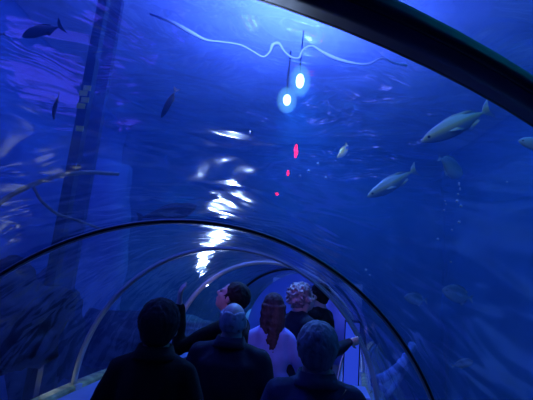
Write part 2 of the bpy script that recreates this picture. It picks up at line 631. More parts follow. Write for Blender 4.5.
def person(name_label, group, head_at, face_yaw, top_mat, hair_mat, hair, skin=None, trousers=None,
           head_rot=(0, 0), arms=None, bulk=1.0, female=False, collar=False, strap=False, hem=False, head_scale=1.0, head_yaw=0.0, lean=0.0):
    """head_at: world position of the head centre; the figure stands on the tunnel floor beneath it.
    face_yaw: degrees, 0 looks down the tunnel (+y), positive turns left."""
    skin = skin or M_skin
    trousers = trousers or M_denim
    H = head_at.z
    s = H / 1.60
    root = empty('person', (head_at.x, head_at.y, 0), (0, 0, math.radians(face_yaw)))
    tag(root, name_label, 'person', group)
    V = lambda x, y, z: Vector((x * s, y * s, z * s))
    sw = (.165 if female else .19)
    neck = V(0, -.02, 1.47)
    Mh = Matrix.Translation(V(0, 0.01, 1.60)) @ Matrix.Rotation(math.radians(head_yaw), 4, 'Z') @ Matrix.Rotation(math.radians(head_rot[0]), 4, 'X') @ Matrix.Rotation(math.radians(head_rot[1]), 4, 'Y') @ Matrix.Scale(s * head_scale, 4)
    hp = lambda x, y, z: Mh @ Vector((x, y, z))
    R3 = Mh.to_3x3().normalized()
    hs = s * head_scale
    # arms: dict side -> (elbow, wrist, fingerdir, palm normal, curl, point)
    dflt = {-1: (V(-.25, -.03, 1.16), V(-.25, .06, .93), (0, .15, -1), (1, 0, 0), .35, False),
            1: (V(.25, -.03, 1.16), V(.25, .06, .93), (0, .15, -1), (-1, 0, 0), .35, False)}
    if arms:
        for k, a in arms.items():
            dflt[k] = (V(*a[0]), V(*a[1])) + tuple(a[2:])
    # ---- body, one continuous surface
    bm = bmesh.new()
    ball(bm, hp(0, -.012, .028), (.074 * hs, .093 * hs, .088 * hs), R3)          # cranium
    ball(bm, hp(0, .022, -.03), (.062 * hs, .070 * hs, .082 * hs), R3)           # face
    ball(bm, hp(0, .045, -.078), (.038 * hs, .038 * hs, .030 * hs), R3)          # chin
    ball(bm, hp(0, .072, .020), (.050 * hs, .018 * hs, .012 * hs), R3)           # brow
    limb(bm, [hp(0, .085, .010), hp(0, .104, -.022)], [.008 * hs, .013 * hs], 8)  # nose
    ball(bm, hp(0, .086, -.052), (.024 * hs, .012 * hs, .006 * hs), R3)          # lips
    ball(bm, hp(0, .084, -.062), (.020 * hs, .012 * hs, .006 * hs), R3)
    for q in (-1, 1):
        ball(bm, hp(q * .040, .066, -.022), (.020 * hs, .016 * hs, .018 * hs), R3)   # cheek
        ball(bm, hp(q * .077, -.006, -.008), (.010 * hs, .020 * hs, .031 * hs), R3)  # ear
    limb(bm, [neck, hp(0, -.015, -.06)], [.066 * s, .060 * s])
    kb = (.9 if female else 1.0)
    if bulk < .85:
        sw -= .022
    ks = min(1.0, bulk * 1.08) * kb
    kt = min(1.0, bulk)
    loft(bm, [(V(0, 0, .86), V(.14, 0, 0), V(0, .09, 0)), (V(0, 0, .95), V(.14, 0, 0), V(0, .095, 0)), (V(0, 0, 1.08), V(.128 * ks, 0, 0), V(0, .088 * kt, 0)),
              (V(0, 0, 1.28), V(.145 * ks, 0, 0), V(0, .098 * kt, 0)), (V(0, -.012, 1.40), V(.13 * ks, 0, 0), V(0, .072 * kt, 0)), (V(0, -.02, 1.48), V(.06, 0, 0), V(0, .055, 0))], 20)
    for q in (-1, 1):
        e_, w_, fd, pn, cu, pt = dflt[q]
        sh = V(q * (sw - .025), -.015, 1.415)
        limb(bm, [sh, e_, w_], [.042 * s, .034 * s, .024 * s])
        hand(bm, w_, fd, pn, s * (.9 if female else 1), cu, pt, side=1 if q < 0 else -1)
        limb(bm, [V(q * .085, 0, .88), V(q * .10, .015, .50), V(q * .11, -.01, .09)], [.078 * s, .050 * s, .034 * s])
        limb(bm, [V(q * .11, -.02, .045), V(q * .12, .12, .035)], [.036 * s, .03 * s])
    remeshed('body', bm, skin, root, 0.0075, 2)
    for q in (-1, 1):
        bm = bmesh.new()
        ball(bm, hp(q * .031, .0815, .002), (.011 * hs, .008 * hs, .006 * hs), R3, 10, 8)
        build('eye', bm, M_eye, root)
    # ---- top
    b = bulk
    bm = bmesh.new()
    zt = .80 if not hem else 1.12
    loft(bm, [(V(0, 0, zt), V(.195 * b, 0, 0), V(0, .14 * b, 0)), (V(0, 0, .95 if not hem else 1.15), V(.19 * b, 0, 0), V(0, .142 * b, 0)),
              (V(0, 0, 1.10 if not hem else 1.19), V(.175 * b * kb, 0, 0), V(0, .135 * b, 0)), (V(0, -.005, 1.28), V(.195 * b * kb, 0, 0), V(0, .14 * b, 0)),
              (V(0, -.012, 1.38), V((sw + .01) * b, 0, 0), V(0, .125 * b, 0)), (V(0, -.018, 1.445), V(.13, 0, 0), V(0, .09, 0)),
              (V(0, -.02, 1.495), V(.068, 0, 0), V(0, .066, 0))], 24, .85)
    for q in (-1, 1):
        e_, w_ = dflt[q][:2]
        sh = V(q * (sw - .02), -.015, 1.40)
        m1 = sh.lerp(e_, .5) + V(0, 0, 0)
        wf = e_.lerp(w_, .93)
        limb(bm, [sh, m1, e_, e_.lerp(w_, .5), wf], [.074 * s * b, .064 * s * b, .055 * s * b, .05 * s * b, .040 * s * b])
        limb(bm, [V(q * .05, -.02, 1.47), sh + V(0, 0, .005)], [.04 * s, .066 * s * b])
    remeshed('jacket' if not hem else 'shirt', bm, top_mat, root, 0.012, 4, rough=(.008, 9))
    if collar:
        bm = bmesh.new()
        K = 22
        rr = []
        for k in range(K + 1):
            t = PI * .62 + 2 * PI * .88 * k / K
            t = math.radians(-90) + (k / K - .5) * 2 * PI * .86
            cx, cy = math.cos(t), math.sin(t)
            rr.append([bm.verts.new(V(.072 * cx, .075 * cy - .02, 1.475)), bm.verts.new(V(.078 * cx, .080 * cy - .022, 1.525)),
                       bm.verts.new(V(.100 * cx, .098 * cy - .026, 1.475)), bm.verts.new(V(.105 * cx, .095 * cy - .025, 1.465))])
        for k in range(K):
            for q in range(4):
                bm.faces.new((rr[k][q], rr[k][(q + 1) % 4], rr[k + 1][(q + 1) % 4], rr[k + 1][q]))
        bm.faces.new(rr[0][::-1])
        bm.faces.new(rr[-1])
        build('collar', bm, top_mat, root)
    if strap:
        bm = bmesh.new()
        secs = []
        for k in range(25):
            t = k / 24
            p0, p1 = Vector((.10, 1.470)), Vector((-.13, 1.08))
            x = p0.x + (p1.x - p0.x) * t
            z = p0.y + (p1.y - p0.y) * t
            y = -.035 - .145 * b * math.sqrt(max(0.0, 1 - (x / (.23 * b)) ** 2)) * min(1, .55 + t * 2.2) - .024
            secs.append((V(x, y, z), V(.013, 0, .017), V(0, .006, 0)))
        loft(bm, secs, 8)
        build('bag_strap', bm, M_strap, root)
    if hem:
        bm = bmesh.new()
        loft(bm, [(V(0, 0, 1.115), V(.206 * b, 0, 0), V(0, .148 * b, 0)), (V(0, 0, 1.14), V(.206 * b, 0, 0), V(0, .148 * b, 0))], 28, .85)
        build('hem', bm, M_pale, root)
    # ---- trousers and shoes
    bm = bmesh.new()
    loft(bm, [(V(0, 0, .80), V(.15, 0, 0), V(0, .11, 0)), (V(0, 0, .90), V(.178, 0, 0), V(0, .125, 0)), (V(0, 0, 1.0), V(.165, 0, 0), V(0, .118, 0))] + ([(V(0, 0, 1.14), V(.145, 0, 0), V(0, .11, 0))] if hem else []), 20)
    for q in (-1, 1):
        limb(bm, [V(q * .085, 0, .86), V(q * .10, .012, .50), V(q * .11, -.005, .12)], [.096 * s, .072 * s, .062 * s])
    remeshed('trousers', bm, trousers, root, 0.014, 3)
    for q in (-1, 1):
        bm = bmesh.new()
        loft(bm, [(V(q * .11, -.075, .05), V(.03, 0, 0), V(0, 0, .045)), (V(q * .11, -.03, .058), V(.042, 0, 0), V(0, 0, .054)),
                  (V(q * .115, .06, .045), V(.046, 0, 0), V(0, 0, .04)), (V(q * .12, .14, .033), V(.042, 0, 0), V(0, 0, .029)),
                  (V(q * .122, .185, .028), V(.02, 0, 0), V(0, 0, .02))], 14, .8)
        build('shoe', bm, M_shoe, root)
    # ---- hair
    rnd = random.Random(hash(name_label) % 1000 if False else len(name_label) * 7)
    bm = bmesh.new()
    if hair in ('short', 'full', 'curly'):
        k = {'short': 1.0, 'full': 1.07, 'curly': 1.06}[hair]
        ball(bm, hp(0, -.022, .040), (.082 * hs * k, .092 * hs * k, .088 * hs * k), R3)
        ball(bm, hp(0, -.050, -.012), (.074 * hs * k, .060 * hs * k, .070 * hs * k), R3)
        n_ = {'short': 420, 'full': 520, 'curly': 230}[hair]
        for i in range(n_):
            a = rnd.uniform(0, 2 * PI)
            el = math.asin(rnd.uniform(-.72, 1.0))
            dx, dy, dz = math.cos(el) * math.cos(a), math.cos(el) * math.sin(a), math.sin(el)
            if dy > .45 and dz < .62:
                continue
            def sp(a_, e_, o_):
                return Vector((math.cos(e_) * math.cos(a_) * (.082 * k + o_), math.cos(e_) * math.sin(a_) * (.094 * k + o_) - .024, math.sin(e_) * (.090 * k + o_) + .032))
            if hair == 'curly':
                p = sp(a, el, 0)
                q1 = p + Vector((dx, dy, dz)) * .013 + Vector((rnd.uniform(-1, 1), rnd.uniform(-1, 1), -.6)) * .013
                q2 = q1 + Vector((rnd.uniform(-1, 1), rnd.uniform(-1, 1), rnd.uniform(-1.2, .4))) * .018
                rr = .010 * hs
            else:
                w_ = rnd.uniform(-.18, .18)
                p, q1, q2 = sp(a, el, -.002), sp(a + w_, el - .16, .003), sp(a + w_ * 2.2, el - .34, .004)
                rr = .0068 * hs
            limb(bm, [hp(*p), hp(*q1), hp(*q2)], [rr, rr * .9, rr * .4], 6)
    elif hair == 'thin':
        # fringe of hair round the back and sides
        for i in range(220):
            a = rnd.uniform(PI * .98, PI * 2.02)
            el = rnd.uniform(-.65, .6)
            dx, dy, dz = math.cos(el) * math.cos(a), math.cos(el) * math.sin(a), math.sin(el)
            p = Vector((dx * .077, dy * .096 - .014, dz * .088 + .02))
            q1 = p + Vector((dx * .004, dy * .004, -.014))
            limb(bm, [hp(*p), hp(*q1)], [.010 * hs, .006 * hs], 6)
    elif hair in ('long', 'long_curly'):
        ball(bm, hp(0, -.020, .038), (.083 * hs, .096 * hs, .092 * hs), R3)
        ball(bm, hp(0, -.045, -.02), (.078 * hs, .066 * hs, .085 * hs), R3)
        N_ = 60
        for i in range(N_):
            a = PI * 1.02 + PI * .96 * (i + rnd.random()) / N_
            cx, cy = math.cos(a), math.sin(a)
            L_ = rnd.uniform(.30, .38) if hair == 'long' else rnd.uniform(.14, .22)
            pts = []
            for j in range(7):
                t = j / 6
                wob = (.006 if hair == 'long' else .022) * math.sin(j * 1.9 + i)
                bulge = 1 + .25 * math.sin(t * PI) * .5
                pts.append(hp((cx * .080) * bulge * (1 - .25 * t) + wob, cy * .088 * bulge - .025 - .035 * t + wob, .03 - L_ * t))
            limb(bm, pts, [.016 * hs] * 5 + [.012 * hs, .005 * hs], 6)
        if hair == 'long_curly':
            for i in range(90):
                a = rnd.uniform(0, 2 * PI)
                el = rnd.uniform(-.3, 1.5)
                dx, dy, dz = math.cos(el) * math.cos(a), math.cos(el) * math.sin(a), math.sin(el)
                if dy > .5 and dz < .6:
                    continue
                p = Vector((dx * .085, dy * .096 - .02, dz * .095 + .036))
                q1 = p + Vector((dx + rnd.uniform(-1, 1), dy + rnd.uniform(-1, 1), dz)) * .014
                q2 = q1 + Vector((rnd.uniform(-1, 1), rnd.uniform(-1, 1), rnd.uniform(-1, 1))) * .018
                limb(bm, [hp(*p), hp(*q1), hp(*q2)], [.013 * hs, .011 * hs, .005 * hs], 6)
    remeshed('hair', bm, hair_mat, root, 0.0048, 1, rough=(.0025, 60))
    return root


VG = 'visitors in the glass tunnel'
person('dark silhouette of a person standing at the left seen from behind', VG, at(159, 327, 1.78), 4, M_black, M_hdark, 'full', bulk=.88, female=True, head_scale=1.04, trousers=M_black, collar=True)
person('grey haired person in a navy jacket with a dark strap across the back', VG, at(317, 351, 1.62), -3, M_navy, M_hgrey, 'full',
       bulk=1.12, female=True, collar=True, strap=True, head_rot=(-4, 0), head_scale=.98)
person('balding white haired person in a dark navy coat beside the silhouette', VG, at(233, 322, 2.2), -8, M_navy2, M_hwhite, 'thin', bulk=1.06, collar=True, head_rot=(6, 0), head_scale=.95,
       skin=M_skin2)
person('person in a dark jacket looking up and raising one hand to the left', VG, at(233, 298, 2.75), 75, M_black, M_hdark, 'short', bulk=1.0,
       head_rot=(28, 0), skin=M_skin2,
       arms={-1: ((-.20, .27, 1.27), (-.20, .30, 1.53), (0, .05, 1), (.6, -.7, 0), .25, False)})
person('person with long straight hair in a lavender top facing away', VG, at(273, 309, 2.75), 4, M_lav, M_hauburn, 'long', bulk=.80, female=True, hem=True, trousers=M_black, head_rot=(5, 0), head_scale=.92)
person('curly blond person in a navy top turned to the right', VG, at(302, 298, 3.35), -66, M_navy2, M_hblond, 'curly', bulk=.95, female=True, skin=M_skin2, head_rot=(10, 0),
       arms={1: ((.22, .16, 1.2), (.14, .40, 1.28), (0, 1, .1), (-1, 0, 0), .6, False)})
person('tall person in black with dark hair behind the curly blond person', VG, at(319, 296, 3.95), 60, M_black, M_hdark, 'short', bulk=1.05, skin=M_skin2, trousers=M_black)

# ------------------------------------------------------------------ fish
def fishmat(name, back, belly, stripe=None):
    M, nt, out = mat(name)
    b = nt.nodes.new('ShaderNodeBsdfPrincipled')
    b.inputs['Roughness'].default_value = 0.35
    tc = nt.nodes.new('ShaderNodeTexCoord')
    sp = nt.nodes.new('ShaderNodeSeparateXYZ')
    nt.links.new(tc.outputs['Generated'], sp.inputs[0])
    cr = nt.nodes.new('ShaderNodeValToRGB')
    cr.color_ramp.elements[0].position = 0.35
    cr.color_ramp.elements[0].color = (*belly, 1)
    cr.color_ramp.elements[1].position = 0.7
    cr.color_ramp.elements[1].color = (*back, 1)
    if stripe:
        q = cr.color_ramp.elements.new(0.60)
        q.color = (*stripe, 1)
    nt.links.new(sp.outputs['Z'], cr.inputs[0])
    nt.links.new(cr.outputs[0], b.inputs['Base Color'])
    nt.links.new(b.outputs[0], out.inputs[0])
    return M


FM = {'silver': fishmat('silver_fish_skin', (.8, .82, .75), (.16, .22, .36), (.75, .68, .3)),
      'pale': fishmat('pale_fish_skin', (.8, .85, .9), (.8, .8, .8)),
      'dim': fishmat('grey_fish_skin', (.18, .22, .26), (.5, .55, .55)),
      'dark': fishmat('dark_fish_skin', (.008, .01, .015), (.012, .015, .02)),
      'yellow': fishmat('yellow_fish_skin', (.9, .8, .2), (.8, .8, .7))}


def fish(name, kind, head, tail, deep, label, roll=0.0, fat=.45, group=None, bend=.04, tk=1.0):
    """head and tail: world points; deep: body height as a share of length"""
    hd, tl = Vector(head), Vector(tail)
    L = (hd - tl).length
    xa = (hd - tl).normalized()
    za = Vector((0, 0, 1)) - xa * xa.z
    if za.length < .2:
        za = Vector((0, 1, 0)) - xa * xa.y
    za.normalize()
    ya = za.cross(xa)
    M3 = Matrix((xa, ya, za)).transposed() @ Matrix.Rotation(math.radians(roll), 3, 'X')
    root = empty(name, (hd + tl) / 2)
    root.rotation_euler = M3.to_euler()
    tag(root, label, 'fish', group)
    m_ = FM[kind]
    bm = bmesh.new()
    prof = [(0.5, .03), (.485, .16), (.44, .42), (.36, .72), (.24, .95), (.10, 1.0), (-.06, .9), (-.20, .62), (-.30, .34), (-.37, .17), (-.42, .13)]
    secs = []
    for x, r in prof:
        y = bend * L * math.sin((0.5 - x) * 5)
        secs.append((Vector((x * L, y, 0)), Vector((0, deep * L * r * .5 * fat, 0)), Vector((0, 0, deep * L * r * .5))))
    loft(bm, secs, 20)
    build('body', bm, m_, root)

    def fin(nm, outline, th, yo=0.0, tilt=None):
        bm = bmesh.new()
        a = [bm.verts.new(Vector((x * L, yo * L - th * L, z * L))) for x, z in outline]
        b_ = [bm.verts.new(Vector((x * L, yo * L + th * L, z * L))) for x, z in outline]
        bm.faces.new(a)
        bm.faces.new(b_[::-1])
        n = len(a)
        for i in range(n):
            bm.faces.new((a[i], b_[i], b_[(i + 1) % n], a[(i + 1) % n]))
        if tilt:
            piv = Vector((outline[0][0] * L, yo * L, outline[0][1] * L))
            for v in bm.verts:
                v.co = piv + Matrix.Rotation(tilt, 3, 'X') @ (v.co - piv)
        build(nm, bm, m_, root, smooth=False)
    d2 = deep * .5
    yb = bend * math.sin(4.5)
    fin('tail_fin', [(x_, z_ * tk) for x_, z_ in [(-.40, .02), (-.44, .06), (-.50, .09), (-.53, .105), (-.50, .04), (-.49, 0), (-.50, -.04), (-.53, -.10), (-.50, -.085), (-.44, -.05), (-.40, -.02)]], .004, yb)
    fin('dorsal_fin', [(.22, d2 * .85), (.16, d2 * 1.08), (.05, d2 * 1.15), (-.12, d2 * 1.0), (-.26, d2 * .55), (-.24, d2 * .4), (-.05, d2 * .8)], .004, bend * math.sin(2.5) * .8)
    fin('anal_fin', [(-.05, -d2 * .85), (-.10, -d2 * 1.2), (-.26, -d2 * .6), (-.24, -d2 * .4)], .004, bend * math.sin(3.0) * .8)
    for s in (-1, 1):
        fin('pectoral_fin', [(.24, -.01), (.20, -.035), (.08, -.07), (.07, -.055), (.14, -.01)], .003, s * deep * .5 * fat * .93 + bend * .8, s * .5)
        bm = bmesh.new()
        ball(bm, (.425 * L, s * deep * L * .5 * .5 * fat * .92 + bend * L * .37, .012 * L), .014 * L, seg=10, ring=8)
        build('eye', bm, M_eye, root)
    return root


SF = 'silver fish on the right side of the tank'
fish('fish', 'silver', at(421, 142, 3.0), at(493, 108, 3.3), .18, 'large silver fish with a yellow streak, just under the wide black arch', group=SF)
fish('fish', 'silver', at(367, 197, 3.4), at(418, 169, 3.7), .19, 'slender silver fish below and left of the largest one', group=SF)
fish('fish', 'dim', at(463, 174, 4.2), at(437, 158, 4.0), .5, 'dull round bodied fish just beneath the largest silver fish', fat=.35, group=SF)
fish('fish', 'pale', at(518, 141, 3.4), at(552, 150, 3.6), .24, 'pale fish cut off by the right edge of the view', group=SF)
fish('fish', 'dim', at(404, 297, 4.6), at(428, 301, 4.8), .32, 'faint grey fish in dark water right of the thin arch', group=SF)
fish('fish', 'dim', at(442, 290, 4.3), at(474, 299, 4.5), .36, 'faint grey fish in the middle of the dark water at right', group=SF)
fish('fish', 'dim', at(473, 361, 4.2), at(452, 366, 4.3), .4, 'faint grey fish lowest on the right', group=SF)
fish('fish', 'pale', at(259, 308, 10.6), at(243, 322, 10.4), .42, 'pale bluish fish seen beyond the tunnel between the two pairs of visitors')
fish('fish', 'yellow', at(337, 158, 3.6), at(349, 144, 3.7), .3, 'tiny yellow and silver fish hanging right of the red lights', bend=.12)
DF = 'dark fish high on the left'
fish('fish', 'dark', at(22, 37, 3.0), at(62, 25, 3.1), .30, tk=2.4, label= 'black fish silhouette with tall tail in the top left corner', group=DF, fat=.5)
fish('fish', 'dark', at(-14, 34, 3.1), at(5, 34, 3.2), .3, 'black fish cut off by the left edge of the view', group=DF)
fish('fish', 'dark', at(54, 120, 3.2), at(58, 92, 3.2), .28, 'small dark upright fish by the yellow marked post', group=DF)
fish('fish', 'dark', at(161, 118, 3.4), at(177, 88, 3.5), .16, 'thin dark slanting fish left of the bright streak', group=DF)


# shark cruising on the left
def shark(head, tail, label):
    root = fish('shark', 'dark', head, tail, .24, label, fat=.9, bend=.05)
    root['category'] = 'shark'


shark(at(197, 206, 5.2), at(140, 219, 5.5), 'long dark shark above the thin arch, left of the bright streak')

# ------------------------------------------------------------------ rocks, ledge reflection, kelp
def rock(loc, r, m_, label, seed, squash=(1, 1, 1), group='rocks beside the tunnel'):
    bm = bmesh.new()
    bmesh.ops.create_icosphere(bm, subdivisions=5, radius=1)
    for v in bm.verts:
        n_ = noise.fractal(v.co * 1.3 + Vector((seed, 0, 0)), 1, 2, 5)
        v.co *= 1 + .42 * n_
        v.co = Vector((v.co.x * squash[0], v.co.y * squash[1], v.co.z * squash[2])) * r
    o = build('rock', bm, m_, loc=loc)
    tag(o, label, 'rock', group)


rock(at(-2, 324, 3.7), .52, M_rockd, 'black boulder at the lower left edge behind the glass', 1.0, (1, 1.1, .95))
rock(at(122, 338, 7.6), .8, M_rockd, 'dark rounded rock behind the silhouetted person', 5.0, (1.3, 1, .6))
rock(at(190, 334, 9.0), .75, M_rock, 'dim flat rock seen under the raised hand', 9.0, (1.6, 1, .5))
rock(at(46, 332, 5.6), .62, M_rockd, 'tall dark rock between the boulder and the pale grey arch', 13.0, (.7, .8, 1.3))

# rock column lit blue, left
def rock_column(px, d, r0, label, seed, z0=-1.2, z1=4.0):
    bm = bmesh.new()
    base = at(px, 280, d)
    K, J = 40, 28
    rs = []
    for j in range(J + 1):
        z = z0 + (z1 - z0) * j / J
        rr = []
        for k in range(K):
            a = 2 * PI * k / K
            p = Vector((math.cos(a), math.sin(a), z * .5 + seed))
            r = r0 * (1 + .35 * noise.fractal(p * 1.1, 1, 2, 4) + .25 * (1 - j / J))
            rr.append(bm.verts.new((math.cos(a) * r, math.sin(a) * r, z)))
        rs.append(rr)
    for j in range(J):
        for k in range(K):
            bm.faces.new((rs[j][k], rs[j][(k + 1) % K], rs[j + 1][(k + 1) % K], rs[j + 1][k]))
    bm.faces.new(rs[0][::-1])
    bm.faces.new(rs[-1])
    o = build('reef_pinnacle', bm, M_liner, loc=(base.x, base.y, 0))
    tag(o, label, 'rock')


rock_column(92, 8.5, .55, 'tall rock pinnacle rising behind the pale grey arch at left', 3)

# forked ledge reflection in the glass, modelled as solid tubes
def mark(paths, name, m_, label, cat):
    bm = bmesh.new()
    for pts, rad in paths:
        P, Rr = [], []
        for i in range(len(pts) - 1):
            for t in (0, .25, .5, .75):
                P.append(pts[i].lerp(pts[i + 1], t))
        P.append(pts[-1])
        sm = [P[0]] + [(P[i - 1] + P[i] * 2 + P[i + 1]) / 4 for i in range(1, len(P) - 1)] + [P[-1]]
        tube(bm, sm, [rad * (.75 + .35 * abs(math.sin(i * 1.7))) for i in range(len(sm))], 10)
    o = build(name, bm, m_)
    tag(o, label, cat)
    return o


mark([([at(-12, 212, 3.1), at(12, 194, 3.2), at(36, 183, 3.3), at(60, 175, 3.4), at(88, 172, 3.6), at(118, 174, 4.0)], .021),
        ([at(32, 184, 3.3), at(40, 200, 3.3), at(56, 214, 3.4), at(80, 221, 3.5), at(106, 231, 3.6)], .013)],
       'reflection_tube', M_reflection, 'thin forked yellowish ledge reflection, modelled as a tube, above the thin arch at the left', 'mark')

# dark post with yellow marks
pb = at(84, 110, 4.3)
root = empty('marker_post', (pb.x, pb.y, -1.2))
tag(root, 'dark upright post with yellow depth marks at upper left', 'post')
bm = bmesh.new()
box(bm, (-.05, -.05, 0), (.05, .05, 7.2))
build('post', bm, M_post, root, smooth=False)
for k, py in enumerate((88, 94, 101, 108, 132)):
    z = at(82, py, 4.3).z + 1.2
    bm = bmesh.new()
    box(bm, (-.055 if k % 2 else -.02, -.062, z - .028), (.03 if k % 2 else .058, -.05, z + .028))
    build('depth_mark', bm, M_yellow, root, smooth=False)
pb = at(104, 60, 6.2)
bm = bmesh.new()
box(bm, (-.14, -.05, 0), (.14, .05, 7.2))
o = build('marker_panel', bm, M_post, smooth=False, loc=(pb.x, pb.y, -1.2))
o.name = 'upright_board'
tag(o, 'broad dark upright board just right of the yellow marked post', 'board')

# kelp by the right foot of the thin arch
def kelp(loc, n, h, label, seed):
    rnd = random.Random(seed)
    root = empty('kelp_plant', loc)
    tag(root, label, 'water plant', 'water plants outside the right glass')
    for i in range(n):
        a = rnd.uniform(0, 2 * PI)
        lean = rnd.uniform(.1, .5)
        hh = h * rnd.uniform(.6, 1)
        bm = bmesh.new()
        secs = []
        for j in range(9):
            t = j / 8
            p = Vector((math.cos(a) * lean * t * t * h + .03 * math.sin(j + i), math.sin(a) * lean * t * t * h + .03 * math.cos(j * 1.3 + i), hh * t))
            w_ = .028 * math.sin(PI * (.12 + .86 * t)) + .003
            secs.append((p, Vector((math.cos(a + 1.57), math.sin(a + 1.57), 0)) * w_, Vector((math.cos(a), math.sin(a), .2)) * .004))
        loft(bm, secs, 8)
        build('frond', bm, M_algae, root)
    return root


c, d, h = frame(2.1)
kelp(c + d * 1.85 + Vector((0, 0, .2)), 14, .55, 'greenish water plant low outside the right foot of the thin arch', 3)
c, d, h = frame(2.45)
kelp(c + d * 1.8 + Vector((0, 0, .2)), 14, .45, 'greenish water plant between the two arches at lower right', 5)

M_strip = principled('pale_blue_strip', (.22, .30, .6), .6)  # solid tubes added for pale crossed marks at the right glass
mark([([at(372, 381, 3.75), at(384, 378, 3.8), at(397, 369, 3.85), at(407, 357, 3.9), at(413, 345, 4.0)], .045),
        ([at(372, 384, 3.75), at(382, 388, 3.8), at(392, 396, 3.85), at(400, 408, 3.9)], .028),
        ([at(386, 398, 3.75), at(396, 384, 3.85), at(406, 366, 3.9)], .03)],
       'curved_strip', M_strip, 'curved pale blue strips outside the right glass between the two arches', 'strip')

# ------------------------------------------------------------------ lamps over / in the water
M_lens = emission('floodlight_lens', (0.45, 0.85, 1.0), 12)
M_halo, nt, out = mat('halo_glow')  # halo of the lamps put into an added glowing ball
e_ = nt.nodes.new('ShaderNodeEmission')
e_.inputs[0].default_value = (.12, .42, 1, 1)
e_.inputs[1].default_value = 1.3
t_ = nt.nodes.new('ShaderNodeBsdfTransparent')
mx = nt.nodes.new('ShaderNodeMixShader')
lw_ = nt.nodes.new('ShaderNodeLayerWeight')     # glow fades from the middle to the rim
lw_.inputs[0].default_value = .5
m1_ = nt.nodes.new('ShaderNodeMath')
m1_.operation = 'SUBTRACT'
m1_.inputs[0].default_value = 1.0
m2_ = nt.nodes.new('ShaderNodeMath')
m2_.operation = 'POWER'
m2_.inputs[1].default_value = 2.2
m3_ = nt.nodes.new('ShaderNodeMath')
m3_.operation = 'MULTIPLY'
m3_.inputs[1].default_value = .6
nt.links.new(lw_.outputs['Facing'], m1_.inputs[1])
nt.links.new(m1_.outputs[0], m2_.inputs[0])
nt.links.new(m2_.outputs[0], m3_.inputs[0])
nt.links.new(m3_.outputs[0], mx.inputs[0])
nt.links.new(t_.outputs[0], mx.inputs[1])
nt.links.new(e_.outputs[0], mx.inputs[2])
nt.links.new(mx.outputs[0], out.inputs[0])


def floodlight(p, r, label, stretch=1.5):
    root = empty('floodlight', p)
    tag(root, label, 'lamp', 'underwater floodlights')
    root.rotation_euler = (Vector((0, 0, ZC)) - p).to_track_quat('Y', 'Z').to_euler()
    bm = bmesh.new()
    tube(bm, [(0, -.10, 0), (0, -.04, 0), (0, 0, 0)], [r * .7, r * 1.12, r * 1.15], 20)
    build('housing', bm, M_metal, root)
    bm = bmesh.new()
    ball(bm, (0, .005, 0), (r * .95, r * .35, r * .95))
    for v in bm.verts:
        v.co.z *= stretch
    build('lens', bm, M_lens, root)
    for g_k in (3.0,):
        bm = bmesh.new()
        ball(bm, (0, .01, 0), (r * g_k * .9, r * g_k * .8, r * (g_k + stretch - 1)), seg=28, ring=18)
        build('halo_ball', bm, M_halo, root)
    bm = bmesh.new()
    tube(bm, [(0, -.08, r * .5), (0.01, -.12, .2), (0.0, -.16, .5)], .009, 8)
    build('bracket', bm, M_metal, root)
    return root


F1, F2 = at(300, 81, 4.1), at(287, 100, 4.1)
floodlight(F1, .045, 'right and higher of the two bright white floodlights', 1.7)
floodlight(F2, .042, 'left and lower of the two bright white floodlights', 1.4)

M_red = emission('red_lens', (1.0, 0.01, 0.05), 3)
for (px, py, r, st, lab) in ((296, 151, .028, 2.4, 'red lamp highest of three, near the middle of the view'),
                             (288, 173, .018, 1.6, 'small red lamp, the middle one of three'),
                             (277, 194, .022, .6, 'faint red lamp, lowest of three')):
    p = at(px, py, 4.6)
    root = empty('red_lamp', p)
    tag(root, lab, 'lamp', 'red lamps')
    bm = bmesh.new()
    for q in range(4):
        ball(bm, (r * .35 * math.sin(q * 2.1), 0, r * st * (q - 1.5) * .45), (r * .62, r * .5, r * .75 * max(st, .7) * .8), seg=14, ring=10)
    build('lens', bm, M_red, root)
    bm = bmesh.new()
    tube(bm, [(0, .02, 0), (0, .04, 0)], [r * .8, r * .5], 12)
    build('housing', bm, M_metal, root)

# wavy line of light overhead, modelled as a solid tube
pl = [(150, 14), (172, 22), (190, 32), (206, 40), (222, 42), (240, 45), (252, 51), (263, 57), (270, 52), (273, 45), (279, 44), (284, 51), (291, 57), (299, 58),
      (303, 50), (312, 46), (322, 52), (334, 58), (352, 63), (368, 64), (382, 58), (394, 63), (410, 66)]
M_glint = principled('pale_glint', (0.45, 0.65, 1.0), 0.4)
P = []
for i, (x, y) in enumerate(pl):
    P.append(at(x, y, 3.42))
bm = bmesh.new()
sm = []
for i in range(len(P) - 1):
    for k in range(4):
        t = k / 4
        a, b_, c_, d_ = P[max(0, i - 1)], P[i], P[i + 1], P[min(len(P) - 1, i + 2)]
        sm.append(0.5 * ((2 * b_) + (-a + c_) * t + (2 * a - 5 * b_ + 4 * c_ - d_) * t * t + (-a + 3 * b_ - 3 * c_ + d_) * t ** 3))
tube(bm, sm, [.009 + .009 * max(0, math.sin(i * .21)) ** 2 for i in range(len(sm))], 8)
o = build('wavy_glint', bm, M_glint)
tag(o, 'pale wavy line of light, modelled as a tube, high overhead above the two floodlights', 'glint')

